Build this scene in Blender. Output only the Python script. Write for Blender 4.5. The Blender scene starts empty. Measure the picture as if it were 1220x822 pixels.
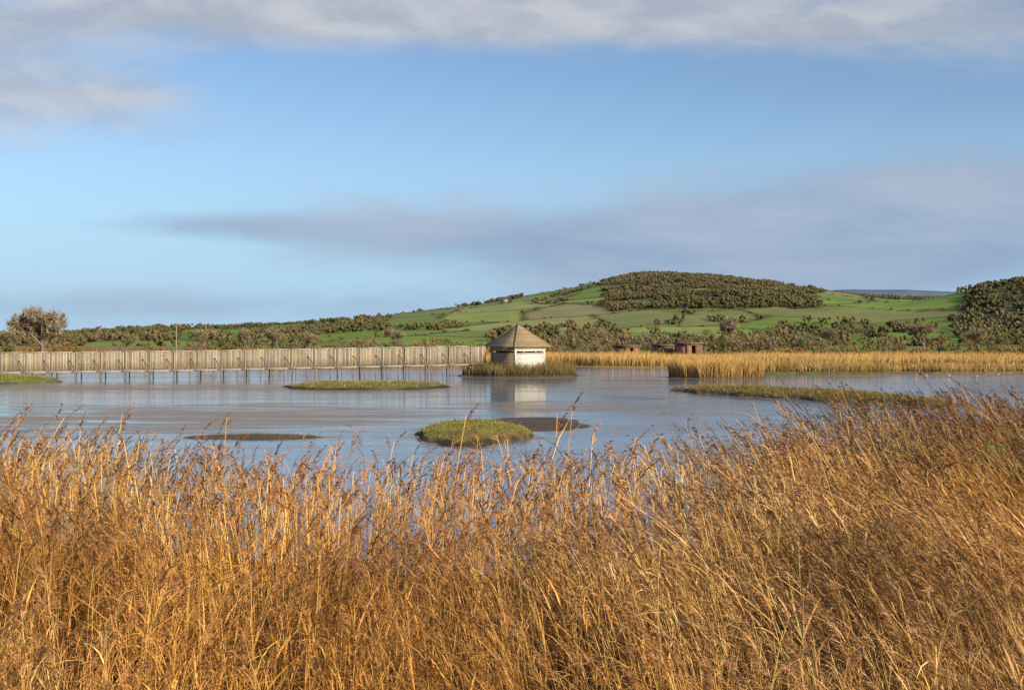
import bpy, math, random
import numpy as np
from mathutils import Vector
rng = np.random.default_rng(7)
random.seed(7)
scene = bpy.context.scene
scene.view_settings.view_transform = 'Standard'
scene.view_settings.look = 'None'
scene.view_settings.exposure = 0
CAMZ = 4.2
F = 1300.0; HY = 402.0
def PX(x, y): return 610 + F * x / y
def PY(z, y): return HY + (CAMZ - z) * F / y
def WX(px, d): return (px - 610) / F * d
SUN = Vector((0.70, -0.71, 0.0)).normalized()
SUN_EL = math.radians(23)
SUN = Vector((SUN.x * math.cos(SUN_EL), SUN.y * math.cos(SUN_EL), math.sin(SUN_EL)))

# ---------------------------------------------------------------- noise
def vnoise(x, y, seed=0):
    x = np.asarray(x, float); y = np.asarray(y, float)
    xi = np.floor(x).astype(np.int64); yi = np.floor(y).astype(np.int64)
    xf = x - xi; yf = y - yi
    def h(a, b):
        n = (a * 374761393 + b * 668265263 + seed * 974634777) & 0xffffffff
        n = ((n ^ (n >> 13)) * 1274126177) & 0xffffffff
        n = n ^ (n >> 16)
        return (n & 0xffff) / 65535.0
    u = xf * xf * (3 - 2 * xf); v = yf * yf * (3 - 2 * yf)
    return (h(xi, yi) * (1 - u) + h(xi + 1, yi) * u) * (1 - v) + (h(xi, yi + 1) * (1 - u) + h(xi + 1, yi + 1) * u) * v
def fbm(x, y, seed=0, o=4):
    s = 0; a = 0.5; t = 0
    for i in range(o):
        s = s + a * vnoise(x * 2 ** i, y * 2 ** i, seed + i * 17); t += a; a *= 0.5
    return s / t
def sstep(a, b, x):
    t = np.clip((np.asarray(x, float) - a) / (b - a), 0, 1)
    return t * t * (3 - 2 * t)

# ---------------------------------------------------------------- mesh helpers
def make_mesh(name, V, C=None, tri=None, quad=None, mat=None, smooth=False, parent=None):
    V = np.asarray(V, np.float32)
    tri = np.zeros((0, 3), np.int32) if tri is None else np.asarray(tri, np.int32).reshape(-1, 3)
    quad = np.zeros((0, 4), np.int32) if quad is None else np.asarray(quad, np.int32).reshape(-1, 4)
    me = bpy.data.meshes.new(name)
    me.vertices.add(len(V)); me.vertices.foreach_set('co', V.ravel())
    nl = tri.size + quad.size
    me.loops.add(nl)
    me.loops.foreach_set('vertex_index', np.concatenate([tri.ravel(), quad.ravel()]).astype(np.int32))
    me.polygons.add(len(tri) + len(quad))
    starts = np.concatenate([np.arange(len(tri)) * 3, tri.size + np.arange(len(quad)) * 4]).astype(np.int32)
    me.polygons.foreach_set('loop_start', starts)
    if smooth:
        me.polygons.foreach_set('use_smooth', np.ones(len(tri) + len(quad), bool))
    me.update(calc_edges=True)
    if C is not None:
        a = me.color_attributes.new('Col', 'FLOAT_COLOR', 'POINT')
        cc = np.ones((len(V), 4), np.float32); cc[:, :3] = np.clip(C, 0, 1)
        a.data.foreach_set('color', cc.ravel())
    ob = bpy.data.objects.new(name, me)
    scene.collection.objects.link(ob)
    if mat: me.materials.append(mat)
    if parent: ob.parent = parent
    return ob

class Geo:
    def __init__(s): s.V = []; s.C = []; s.T = []; s.Q = []; s.n = 0
    def add(s, V, C, tri=None, quad=None):
        V = np.asarray(V, float).reshape(-1, 3)
        C = np.asarray(C, float)
        if C.ndim == 1: C = np.tile(C, (len(V), 1))
        s.V.append(V); s.C.append(C)
        if tri is not None and len(tri): s.T.append(np.asarray(tri).reshape(-1, 3) + s.n)
        if quad is not None and len(quad): s.Q.append(np.asarray(quad).reshape(-1, 4) + s.n)
        s.n += len(V)
    def arr(s):
        return (np.concatenate(s.V), np.concatenate(s.C),
                np.concatenate(s.T) if s.T else np.zeros((0, 3), int),
                np.concatenate(s.Q) if s.Q else np.zeros((0, 4), int))
    def obj(s, name, mat, parent=None, smooth=False):
        V, C, T, Q = s.arr()
        return make_mesh(name, V, C, T, Q, mat, smooth, parent)
    def box(s, c, size, col, rz=0.0):
        x, y, z = np.array(size) / 2
        v = np.array([[a * x, b * y, d * z] for a in (-1, 1) for b in (-1, 1) for d in (-1, 1)])
        cr, sr = math.cos(rz), math.sin(rz)
        v = np.stack([v[:, 0] * cr - v[:, 1] * sr, v[:, 0] * sr + v[:, 1] * cr, v[:, 2]], 1) + np.array(c)
        s.add(v, np.array(col), quad=[[0, 1, 3, 2], [4, 6, 7, 5], [0, 4, 5, 1], [2, 3, 7, 6], [0, 2, 6, 4], [1, 5, 7, 3]])
    def beam(s, p0, p1, r0, r1, col, n=4):
        p0 = np.array(p0, float); p1 = np.array(p1, float)
        d = p1 - p0; L = np.linalg.norm(d) + 1e-9; d /= L
        up = np.array([0, 0, 1.0]) if abs(d[2]) < 0.9 else np.array([1.0, 0, 0])
        a = np.cross(d, up); a /= np.linalg.norm(a); b = np.cross(d, a)
        ang = np.arange(n) / n * 2 * np.pi + np.pi / 4
        ring = np.outer(np.cos(ang), a) + np.outer(np.sin(ang), b)
        V = np.concatenate([p0 + ring * r0, p1 + ring * r1])
        Q = [[i, (i + 1) % n, n + (i + 1) % n, n + i] for i in range(n)]
        if n == 4:
            Q += [[3, 2, 1, 0], [4, 5, 6, 7]]
        s.add(V, np.array(col), quad=Q)

def ribbon(g, P, W, side, C):
    P = np.asarray(P); W = np.asarray(W)[:, None]; n = len(P)
    V = np.concatenate([P - side * W / 2, P + side * W / 2])
    C = np.asarray(C)
    if C.ndim == 2: C = np.concatenate([C, C])
    g.add(V, C, quad=[[i, i + 1, n + i + 1, n + i] for i in range(n - 1)])

def instance(templates, pos, scale, rot, tint, lean=None, H=2.0, power=1.7, zs=None):
    g = Geo(); M = len(pos)
    tid = rng.integers(0, len(templates), M)
    for k, (V, C, T, Q) in enumerate(templates):
        idx = np.where(tid == k)[0]
        if not len(idx): continue
        s = scale[idx][:, None]
        c, sn = np.cos(rot[idx])[:, None], np.sin(rot[idx])[:, None]
        x = (V[None, :, 0] * c - V[None, :, 1] * sn) * s
        y = (V[None, :, 0] * sn + V[None, :, 1] * c) * s
        z = V[None, :, 2] * s
        if zs is not None: z = z * zs[idx][:, None]
        if lean is not None:
            f = (np.clip(z, 0, None) / H) ** power
            x = x + lean[idx, 0][:, None] * f; y = y + lean[idx, 1][:, None] * f
        P = np.stack([x + pos[idx, 0][:, None], y + pos[idx, 1][:, None], z + pos[idx, 2][:, None]], -1)
        n = len(V)
        CC = np.clip(C[None] * tint[idx][:, None, :], 0, 1)
        off = (np.arange(len(idx)) * n)[:, None, None]
        g.add(P.reshape(-1, 3), CC.reshape(-1, 3),
              (T[None] + off).reshape(-1, 3) if len(T) else None,
              (Q[None] + off).reshape(-1, 4) if len(Q) else None)
    return g

# ---------------------------------------------------------------- materials
def nodes_of(m):
    m.use_nodes = True
    return m.node_tree.nodes, m.node_tree.links
def mat_attr(name, rough=0.8, transl=0.0, nscale=0, namt=0.3, bump=0.0, bscale=8, spec=0.2):
    m = bpy.data.materials.new(name); N, L = nodes_of(m)
    b = N['Principled BSDF']; b.inputs['Roughness'].default_value = rough
    b.inputs['Specular IOR Level'].default_value = spec
    at = N.new('ShaderNodeAttribute'); at.attribute_name = 'Col'
    col = at.outputs['Color']
    tc = N.new('ShaderNodeTexCoord')
    if nscale:
        nz = N.new('ShaderNodeTexNoise'); nz.inputs['Scale'].default_value = nscale
        nz.inputs['Detail'].default_value = 6; nz.inputs['Roughness'].default_value = 0.65
        L.new(tc.outputs['Object'], nz.inputs['Vector'])
        mr = N.new('ShaderNodeMapRange'); mr.inputs['From Min'].default_value = 0.3; mr.inputs['From Max'].default_value = 0.7
        mr.inputs['To Min'].default_value = 1 - namt; mr.inputs['To Max'].default_value = 1 + namt
        L.new(nz.outputs['Fac'], mr.inputs['Value'])
        vm = N.new('ShaderNodeVectorMath'); vm.operation = 'SCALE'
        L.new(col, vm.inputs[0]); L.new(mr.outputs['Result'], vm.inputs['Scale'])
        col = vm.outputs['Vector']
    L.new(col, b.inputs['Base Color'])
    if bump:
        nz2 = N.new('ShaderNodeTexNoise'); nz2.inputs['Scale'].default_value = bscale; nz2.inputs['Detail'].default_value = 5
        L.new(tc.outputs['Object'], nz2.inputs['Vector'])
        bp = N.new('ShaderNodeBump'); bp.inputs['Strength'].default_value = bump; bp.inputs['Distance'].default_value = 0.1
        L.new(nz2.outputs['Fac'], bp.inputs['Height']); L.new(bp.outputs['Normal'], b.inputs['Normal'])
    return m
def mat_diffuse(name):
    m = bpy.data.materials.new(name); N, L = nodes_of(m)
    N.remove(N['Principled BSDF'])
    at = N.new('ShaderNodeAttribute'); at.attribute_name = 'Col'
    d = N.new('ShaderNodeBsdfDiffuse'); L.new(at.outputs['Color'], d.inputs['Color']); L.new(d.outputs[0], N['Material Output'].inputs['Surface'])
    return m
M_reed = mat_attr('dry_reed', 0.6, spec=0.25)
M_grass = mat_diffuse('dry_grass')
M_fol = mat_diffuse('foliage')
M_ground = mat_attr('marsh_ground', 0.9, 0, nscale=0.7, namt=0.35, bump=0.5, bscale=3)
M_hill = mat_attr('hill_pasture', 0.95, 0, nscale=0.03, namt=0.15, spec=0.05)
M_wood = mat_attr('weathered_timber', 0.8, 0, nscale=6, namt=0.25, bump=0.2, bscale=20)
M_roof = mat_attr('shingle_roof', 0.85, 0, nscale=5, namt=0.3, bump=0.4, bscale=12)
M_brick = mat_attr('old_brick', 0.9, 0, nscale=2, namt=0.3)
M_plain = mat_attr('painted_or_feathered', 0.6)

def water_mat():
    m = bpy.data.materials.new('pond_water'); N, L = nodes_of(m)
    b = N['Principled BSDF']
    b.inputs['Base Color'].default_value = (0.17, 0.205, 0.26, 1)
    b.inputs['Roughness'].default_value = 0.09; b.inputs['IOR'].default_value = 1.4
    b.inputs['Specular IOR Level'].default_value = 0.8
    tc = N.new('ShaderNodeTexCoord')
    mp = N.new('ShaderNodeMapping'); mp.inputs['Scale'].default_value = (0.55, 1.3, 1)
    L.new(tc.outputs['Object'], mp.inputs['Vector'])
    n1 = N.new('ShaderNodeTexNoise'); n1.inputs['Scale'].default_value = 2.4; n1.inputs['Detail'].default_value = 4
    L.new(mp.outputs[0], n1.inputs['Vector'])
    mp2 = N.new('ShaderNodeMapping'); mp2.inputs['Scale'].default_value = (0.018, 0.09, 1); mp2.inputs['Location'].default_value = (.3, .1, 0)
    L.new(tc.outputs['Object'], mp2.inputs['Vector'])
    n2 = N.new('ShaderNodeTexNoise'); n2.inputs['Scale'].default_value = 1.8; n2.inputs['Detail'].default_value = 7; n2.inputs['Roughness'].default_value = 0.7
    L.new(mp2.outputs[0], n2.inputs['Vector'])
    mr = N.new('ShaderNodeMapRange'); mr.inputs['From Min'].default_value = 0.42; mr.inputs['From Max'].default_value = 0.56
    mr.inputs['To Min'].default_value = 0.06; mr.inputs['To Max'].default_value = 0.6
    at = N.new('ShaderNodeAttribute'); at.attribute_name = 'Col'
    sepc = N.new('ShaderNodeSeparateColor'); L.new(at.outputs['Color'], sepc.inputs[0])
    su = N.new('ShaderNodeMath'); su.operation = 'MULTIPLY_ADD'; L.new(sepc.outputs[1], su.inputs[0]); su.inputs[1].default_value = -0.14; L.new(n2.outputs['Fac'], su.inputs[2])
    L.new(su.outputs[0], mr.inputs['Value'])
    bp = N.new('ShaderNodeBump'); bp.inputs['Distance'].default_value = 0.05
    L.new(mr.outputs['Result'], bp.inputs['Strength']); L.new(n1.outputs['Fac'], bp.inputs['Height'])
    L.new(bp.outputs['Normal'], b.inputs['Normal'])
    mud = N.new('ShaderNodeBsdfPrincipled')
    mud.inputs['Base Color'].default_value = (0.32, 0.225, 0.15, 1); mud.inputs['Roughness'].default_value = 0.6
    mud.inputs['Specular IOR Level'].default_value = 0.25
    mp3 = N.new('ShaderNodeMapping'); mp3.inputs['Scale'].default_value = (0.06, 0.36, 1)
    L.new(tc.outputs['Object'], mp3.inputs['Vector'])
    n3 = N.new('ShaderNodeTexNoise'); n3.inputs['Scale'].default_value = 1.5; n3.inputs['Detail'].default_value = 10; n3.inputs['Roughness'].default_value = 0.78
    L.new(mp3.outputs[0], n3.inputs['Vector'])
    ad = N.new('ShaderNodeMath'); ad.operation = 'MULTIPLY_ADD'
    L.new(sepc.outputs[0], ad.inputs[0]); ad.inputs[1].default_value = 0.3; L.new(n3.outputs['Fac'], ad.inputs[2])
    mr3 = N.new('ShaderNodeMapRange'); mr3.inputs['From Min'].default_value = 0.60; mr3.inputs['From Max'].default_value = 0.68
    mr3.inputs['To Max'].default_value = 0.85
    L.new(ad.outputs[0], mr3.inputs['Value'])
    bp3 = N.new('ShaderNodeBump'); bp3.inputs['Distance'].default_value = 0.05; bp3.inputs['Strength'].default_value = 0.6
    L.new(n3.outputs['Fac'], bp3.inputs['Height']); L.new(bp3.outputs['Normal'], mud.inputs['Normal'])
    mx = N.new('ShaderNodeMixShader')
    L.new(mr3.outputs['Result'], mx.inputs[0]); L.new(b.outputs[0], mx.inputs[1]); L.new(mud.outputs[0], mx.inputs[2])
    L.new(mx.outputs[0], N['Material Output'].inputs['Surface'])
    return m

# ---------------------------------------------------------------- ground
EX = np.array([-60, -30, -10.8, -3.8, 1.3, 4.8, 9, 15.5, 40, 80.0]); EY = np.array([28, 25, 21.5, 18.5, 18, 22, 28, 32, 37, 42.0])
def edgeY(x): return np.interp(x, EX, EY)
ISL = dict(
    A=(-12.2, 92, 6.6, 5.0, 0.0, 0.38),
    B=(20.3, 77, 12.6, 2.8, math.atan2(-20, 13), 0.45),
    C=(-1.7, 47.5, 2.5, 5.0, 0.0, 0.42),
    C2=(1.0, 53, 2.6, 4.0, 0.0, 0.06),
    D=(-10.8, 46, 2.8, 1.5, 0.0, 0.06),
    H=(0.8, 119.5, 7.0, 5.8, 0.0, 0.5),
    E=(21.6, 114, 5.0, 3.6, 0.0, 0.3),
    Fa=(33, 129, 13.0, 4.0, 0.0, 0.35),
    G=(-54, 102, 11.0, 5.5, 0.0, 0.6),
    J=(54, 131, 12.0, 3.0, 0.0, 0.25),
)
def isl_e(k, x, y):
    cx, cy, rx, ry, r, H = ISL[k]
    dx, dy = x - cx, y - cy
    c, s = math.cos(r), math.sin(r)
    a = (dx * c + dy * s) / rx; b = (-dx * s + dy * c) / ry
    sc = 0.5 if k in ('C', 'D', 'C2', 'B') else 0.3
    return np.sqrt(a * a + b * b) + (fbm(x * sc, y * sc, 5) - 0.5) * 0.55
def farY(x): return 152 + (fbm(np.asarray(x) * 0.03, 0 * np.asarray(x) + 3, 9) - 0.5) * 22
def ground_h(x, y):
    ey = edgeY(x) + (fbm(x * 0.3, y * 0 + 1, 3) - 0.5) * 3
    near = 1 - sstep(-0.5, 2.5, y - ey)
    far = sstep(-3, 1, y - farY(x))
    side = np.maximum(1 - sstep(-112, -106, x), sstep(150, 158, x))
    land = np.maximum(np.maximum(near, far), side)
    h = -0.35 + land * (0.62 + 0.12 * (fbm(x * 0.2, y * 0.2, 2) - 0.5))
    for k, v in ISL.items():
        e = isl_e(k, x, y)
        hi = v[5] * (1 - e ** 2)
        hi = np.where(hi > 0, v[5] * np.sqrt(np.clip(1 - e ** 2, 0, 1)) * (0.75 + 0.5 * fbm(x * .8, y * .8, 8)), hi * 2)
        h = np.maximum(h, np.clip(hi, -0.35, None))
    return h
ang = np.concatenate([np.linspace(-180, -36, 60)[:-1], np.linspace(-36, 36, 480), np.linspace(36, 180, 60)[1:]])
rad = np.concatenate([np.geomspace(0.6, 18, 40)[:-1], np.linspace(18, 36, 50)[:-1], np.linspace(36, 165, 300)[:-1], np.geomspace(165, 9000, 90)])
A_, R_ = np.meshgrid(np.radians(ang), rad)
gx = R_ * np.sin(A_); gy = R_ * np.cos(A_)
gh = ground_h(gx, gy)
gh = np.where(R_ > 3000, gh - (R_ - 3000) * 0.0005, gh)
col = np.zeros(gx.shape + (3,))
mud = np.array([0.12, 0.09, 0.065]); gold = np.array([0.34, 0.23, 0.085]); grn = np.array([0.16, 0.19, 0.04]); litter = np.array([0.09, 0.055, 0.025])
n1 = fbm(gx * 0.05, gy * 0.05, 31); n2 = fbm(gx * 0.5, gy * 0.5, 33)
col[:] = mud
def put(mask, c):
    global col
    m = np.clip(mask, 0, 1)[..., None]
    col = col * (1 - m) + np.array(c) * m
put((gy > 150) * 1.0, gold)
put((gy > 170) * sstep(0.45, 0.6, n1), np.array([0.20, 0.15, 0.06]))
put((gy > 240) * sstep(0.46, 0.54, fbm(gx * 0.012, gy * 0.012, 35)), grn * 1.3)
put((gy < edgeY(gx) + 1.5) * 1.0, litter)
for k in ISL:
    e = isl_e(k, gx, gy)
    base = {'A': grn * 0.9, 'B': np.array([0.15, 0.13, 0.045]), 'C': np.array([0.18, 0.19, 0.035]), 'C2': mud, 'D': np.array([.13, .10, .055]),
            'H': np.array([0.10, 0.09, 0.04]), 'E': np.array([.2, .14, .06]), 'Fa': grn, 'G': grn * 1.2, 'J': gold}[k]
    put((e < 0.97) * 1.0 * (gh > 0.03), base)
    if k in ('A', 'C', 'B'):
        put((e < 0.97) * (gh > 0.03) * sstep(0.42, 0.6, n2) * 0.8, [0.20, 0.13, 0.055])
        put((e < 1.1) * (gh > -.05) * (gh < 0.14), [0.06, 0.045, 0.03])
nr, na = gx.shape
ii, jj = np.meshgrid(np.arange(nr - 1), np.arange(na - 1), indexing='ij')
a = (ii * na + jj).ravel()
Q = np.stack([a, a + 1, a + na + 1, a + na], 1)[:, ::-1]
V = np.stack([gx, gy, gh], -1).reshape(-1, 3)
make_mesh('ground', V, col.reshape(-1, 3), quad=Q, mat=M_ground, smooth=True)

# ---------------------------------------------------------------- water
wx = np.linspace(-115, 160, 276); wy = np.linspace(14, 168, 155)
WXg, WYg = np.meshgrid(wx, wy)
sh = np.zeros_like(WXg)
for k in ISL:
    e = isl_e(k, WXg, WYg)
    sh = np.maximum(sh, 0.6 * (1 - sstep(0.9, 1.5, e)))
sh = np.maximum(sh, 0.8 * np.exp(-((WXg + 17) / 14) ** 2 - ((WYg - 58) / 13) ** 2))
sh = np.maximum(sh, 0.6 * np.exp(-((WXg - 3) / 12) ** 2 - ((WYg - 66) / 8) ** 2))
sh = np.maximum(sh, 0.7 * np.exp(-((WXg - 52) / 22) ** 2 - ((WYg - 120) / 6) ** 2))
sh = np.maximum(sh, 0.7 * np.exp(-((WXg + 34) / 26) ** 2 - ((WYg - 90) / 9) ** 2))
sh = np.maximum(sh, 0.45 * np.exp(-((WXg - 8) / 9) ** 2 - ((WYg - 92) / 9) ** 2))
calm = np.exp(-((WXg - 1.5) / 7) ** 2 - ((WYg - 88) / 32) ** 2)
wc = np.stack([sh, np.clip(calm, 0, 1), 0 * sh], -1)
nr, na = WXg.shape
ii, jj = np.meshgrid(np.arange(nr - 1), np.arange(na - 1), indexing='ij')
a = (ii * na + jj).ravel()
make_mesh('pond_water', np.stack([WXg, WYg, 0 * WXg], -1).reshape(-1, 3), wc.reshape(-1, 3),
          quad=np.stack([a, a + 1, a + na + 1, a + na], 1), mat=water_mat(), smooth=True)

# ---------------------------------------------------------------- hill
SP = np.array([-900, -300, 100, 200, 270, 400, 470, 520, 580, 620, 680, 730, 760, 830, 880, 930, 985, 1050, 1120, 1220, 1400, 1700, 2400.])
SY = np.array([402, 401, 400, 397, 393, 385, 377, 368, 361, 353, 343, 334, 327, 331, 340, 347, 353, 357, 360, 358, 358, 380, 400.])
def hill_h(x, y):
    rp = 610 + F * x / 1500
    H = CAMZ + (HY - np.interp(rp, SP, SY)) * 1500 / F
    H = (H + CAMZ + (HY - np.interp(rp + 10, SP, SY)) * 1500 / F + CAMZ + (HY - np.interp(rp - 10, SP, SY)) * 1500 / F) / 3
    t = np.clip((y - 470) / 1030, 0, 1)
    s = 0.55 * t + 0.45 * sstep(0, 1, t)
    back = 1 - 0.7 * sstep(1500, 2200, y)
    h = H * s * back
    h = h + (fbm(x / 160, y / 160, 41) - 0.5) * 20 * np.sin(np.pi * np.clip(t, 0, 1)) * np.clip(H / 60, 0, 1)
    md = 30 / (1 + np.exp(-(x - 335) / 20)) * np.exp(-((y - 760) / 150) ** 2)
    return h + md - 1.2 * (1 - sstep(470, 560, y))
hx = np.arange(-1300, 1700, 5.5); hy = np.arange(455, 2200, 5.5)
HX, HYg = np.meshgrid(hx, hy)
HH = hill_h(HX, HYg)
sx, sy = np.meshgrid(np.arange(-1400, 1800, 85.), np.arange(430, 2300, 115.))
seeds = np.stack([sx.ravel(), sy.ravel()], 1) + rng.uniform(-40, 40, (sx.size, 2))
GC = [(0.22, 0.30, 0.06), (0.30, 0.35, 0.09), (0.17, 0.23, 0.05), (0.33, 0.34, 0.12), (0.24, 0.25, 0.09), (0.31, 0.26, 0.12), (0.20, 0.28, 0.055), (0.26, 0.33, 0.07), (0.22, 0.27, 0.07)]
scol = np.array([GC[i] for i in rng.integers(0, len(GC), len(seeds))])
def vor(x, y):
    x = x + (fbm(x / 60, y / 60, 51) - .5) * 30; y = y + (fbm(x / 60, y / 60, 52) - .5) * 30
    P = np.stack([x.ravel(), y.ravel()], 1); out_i = np.zeros(len(P), int); out_e = np.zeros(len(P))
    for s in range(0, len(P), 20000):
        d = np.sqrt(((P[s:s + 20000, None, :] - seeds[None]) ** 2).sum(-1))
        o = np.argpartition(d, 1, axis=1)[:, :2]
        dd = np.take_along_axis(d, o, 1)
        sw = dd[:, 0] > dd[:, 1]
        out_i[s:s + 20000] = np.where(sw, o[:, 1], o[:, 0]); out_e[s:s + 20000] = np.abs(dd[:, 0] - dd[:, 1])
    return out_i, out_e
vi, ve = vor(HX, HYg)
hcol = scol[vi]
hcol = np.where((ve < 5)[:, None], np.array([0.12, 0.11, 0.045]), hcol)
def wood_mask(x, y, z):
    px = PX(x, y); py = PY(z, y)
    w = np.zeros_like(x)
    jit = (fbm(x / 50, y / 50, 61) - 0.5) * 40
    gap = fbm(x / 55, y / 75, 67)
    w = np.maximum(w, ((px + jit > 738) & (px < 900) & (py < 338 + jit * .2)) * 0.95)
    w = np.maximum(w, ((px + jit > 720) & (px - jit < 975) & (py + jit * .5 < 368) & (py > 328) & (gap < .6)) * 0.9)
    w = np.maximum(w, ((px > 930) & (px < 1140) & (py + jit * .3 < 361) & (y > 1200)) * 0.6)
    w = np.maximum(w, ((px + jit > 1140) & (y > 560) & (y < 1000) & (fbm(x / 40, y / 40, 62) > .40)) * 0.8)
    w = np.maximum(w, ((px > 578) & (px < 622) & (y > 1450)) * 0.5)
    w = np.maximum(w, (fbm(x / 60, y / 60, 63) > 0.73) * 0.6)
    w = np.maximum(w, ((px > 640) & (py > 388 + jit * .3) & (y < 750)) * 0.3 * (fbm(x / 45, y / 45, 64) > 0.5))
    w = np.maximum(w, ((px < 460) & (py > 387) & (fbm(x / 60, y / 60, 66) > 0.56)) * 0.35)
    return w
wm = wood_mask(HX.ravel(), HYg.ravel(), HH.ravel())
wcol = np.array([0.15, 0.115, 0.06])
hcol = hcol * (1 - wm[:, None]) + wcol * wm[:, None]
haze_mix = sstep(450, 2000, HYg.ravel())[:, None] * 0.25
hcol = hcol * (1 - haze_mix) + np.array([0.21, 0.225, 0.21]) * haze_mix  # distance haze blended into the hill's vertex colours
nr, na = HX.shape
ii, jj = np.meshgrid(np.arange(nr - 1), np.arange(na - 1), indexing='ij')
a = (ii * na + jj).ravel()
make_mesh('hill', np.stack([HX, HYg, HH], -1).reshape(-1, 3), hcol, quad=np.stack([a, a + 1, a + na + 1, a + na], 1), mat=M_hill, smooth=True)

dx = np.arange(-5200, 5200, 60.); dy = np.arange(3000, 5200, 100.)
DX, DY = np.meshgrid(dx, dy)
pr = 610 + F * DX / 3900
DH = np.interp(pr, [-1200, 0, 60, 110, 160, 260, 400, 700, 960, 1000, 1080, 1140, 1300, 1700, 2200], [400, 398, 395, 391, 389, 389, 386, 380, 349, 344, 344, 347, 352, 375, 400])
DH = (CAMZ + (HY - DH) * 3900 / F) * np.exp(-((DY - 3950) / 450) ** 2) + (fbm(DX / 400, DY / 400, 71) - .5) * 12 - 3
nr, na = DX.shape
ii, jj = np.meshgrid(np.arange(nr - 1), np.arange(na - 1), indexing='ij')
a = (ii * na + jj).ravel()
dc = np.where(fbm(DX / 200, DY / 120, 73)[..., None] > 0.5, np.array([0.14, 0.19, 0.25]), np.array([0.18, 0.22, 0.26]))  # bluish aerial haze built into both ridge colours
make_mesh('distant_ridge', np.stack([DX, DY, DH], -1).reshape(-1, 3), dc.reshape(-1, 3), quad=np.stack([a, a + 1, a + na + 1, a + na], 1), mat=M_hill, smooth=True)

# ---------------------------------------------------------------- tree templates
ph = (1 + 5 ** .5) / 2
ICO = np.array([[-1, ph, 0], [1, ph, 0], [-1, -ph, 0], [1, -ph, 0], [0, -1, ph], [0, 1, ph], [0, -1, -ph], [0, 1, -ph], [ph, 0, -1], [ph, 0, 1], [-ph, 0, -1], [-ph, 0, 1]]); ICO /= np.linalg.norm(ICO[0])
ICT = np.array([[0, 11, 5], [0, 5, 1], [0, 1, 7], [0, 7, 10], [0, 10, 11], [1, 5, 9], [5, 11, 4], [11, 10, 2], [10, 7, 6], [7, 1, 8], [3, 9, 4], [3, 4, 2], [3, 2, 6], [3, 6, 8], [3, 8, 9], [4, 9, 5], [2, 4, 11], [6, 2, 10], [8, 6, 7], [9, 8, 1]])
def crown_template(nf, fs, trunk=True, width=0.42, seed=0, core=0.75, zlo=.3, nblob=(5, 9), rr=(.16, .27), fuzz=(.7, 1.25)):
    r = np.random.default_rng(seed)
    g = Geo()
    nc = r.integers(*nblob)
    q = r.normal(size=(nc, 3)); q /= np.linalg.norm(q, axis=1)[:, None]; q *= r.uniform(.2, 1, (nc, 1)) ** .5
    zc = (zlo + .82) / 2; zr = (.82 - zlo) / 2
    cc = np.stack([q[:, 0] * width, q[:, 1] * width, zc + q[:, 2] * zr], 1)
    cr = r.uniform(rr[0], rr[1], nc)
    bs = r.uniform(.8, 1.2, nc)
    if core:
        for i in range(nc):
            v = ICO * (cr[i] * core) * r.uniform(.6, 1.25, (12, 1)) + cc[i]; v[:, 2] = np.clip(v[:, 2], 0, 1)
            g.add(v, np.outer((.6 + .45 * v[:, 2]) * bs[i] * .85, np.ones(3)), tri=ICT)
    if nf:
        k = r.integers(0, nc, nf)
        d = r.normal(size=(nf, 3)); d /= np.linalg.norm(d, axis=1)[:, None]
        p = cc[k] + d * (cr[k] * r.uniform(fuzz[0], fuzz[1], nf))[:, None] * np.array([1.1, 1.1, .95])
        p[:, 2] = np.clip(p[:, 2], 0.02, 1)
        a = r.normal(size=(nf, 3)) * fs; b = r.normal(size=(nf, 3)) * fs
        V = np.stack([p, p + a, p + b], 1).reshape(-1, 3)
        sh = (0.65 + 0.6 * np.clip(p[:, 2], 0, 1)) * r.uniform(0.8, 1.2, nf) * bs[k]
        g.add(V, np.repeat(sh[:, None] * np.ones(3), 3, 0), tri=np.arange(nf * 3).reshape(-1, 3))
    if trunk:
        g.beam((0, 0, -0.05), (0.02, 0, 0.5), 0.02, 0.010, (.8, .8, .8))
        for i in range(min(6, nc)):
            g.beam((0, 0, 0.12 + 0.06 * i), cc[i], 0.010, 0.003, (.8, .8, .8))
    return g.arr()
T_far = [crown_template(34, 0.04, False, .5, seed=i, core=.95, zlo=.2, nblob=(7, 11), rr=(.13, .22), fuzz=(.7, 1.3)) for i in range(12)]
T_mid = [crown_template(620, 0.017, True, .40, seed=20 + i, core=.45, zlo=.3, nblob=(9, 14), rr=(.10, .2), fuzz=(.3, 1.3)) for i in range(12)]
T_shrub = [crown_template(360, 0.026, False, 0.75, seed=40 + i, core=.7, zlo=.1, nblob=(9, 14), rr=(.12, .24)) for i in range(6)]
PAL = np.array([[0.20, 0.145, 0.075], [0.18, 0.15, 0.06], [0.26, 0.16, 0.065], [0.13, 0.135, 0.045], [0.21, 0.17, 0.10], [0.09, 0.11, 0.04]])
def pal(n, w=None, mixm=.2):
    w = np.array([3, 3, 2, 2, 2, 1.]) if w is None else np.array(w, float)
    c = PAL[rng.choice(6, n, p=w / w.sum())]
    m = c.mean(0)
    return (c * (1 - mixm) + m * mixm) * rng.uniform(0.9, 1.1, (n, 1))

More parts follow.
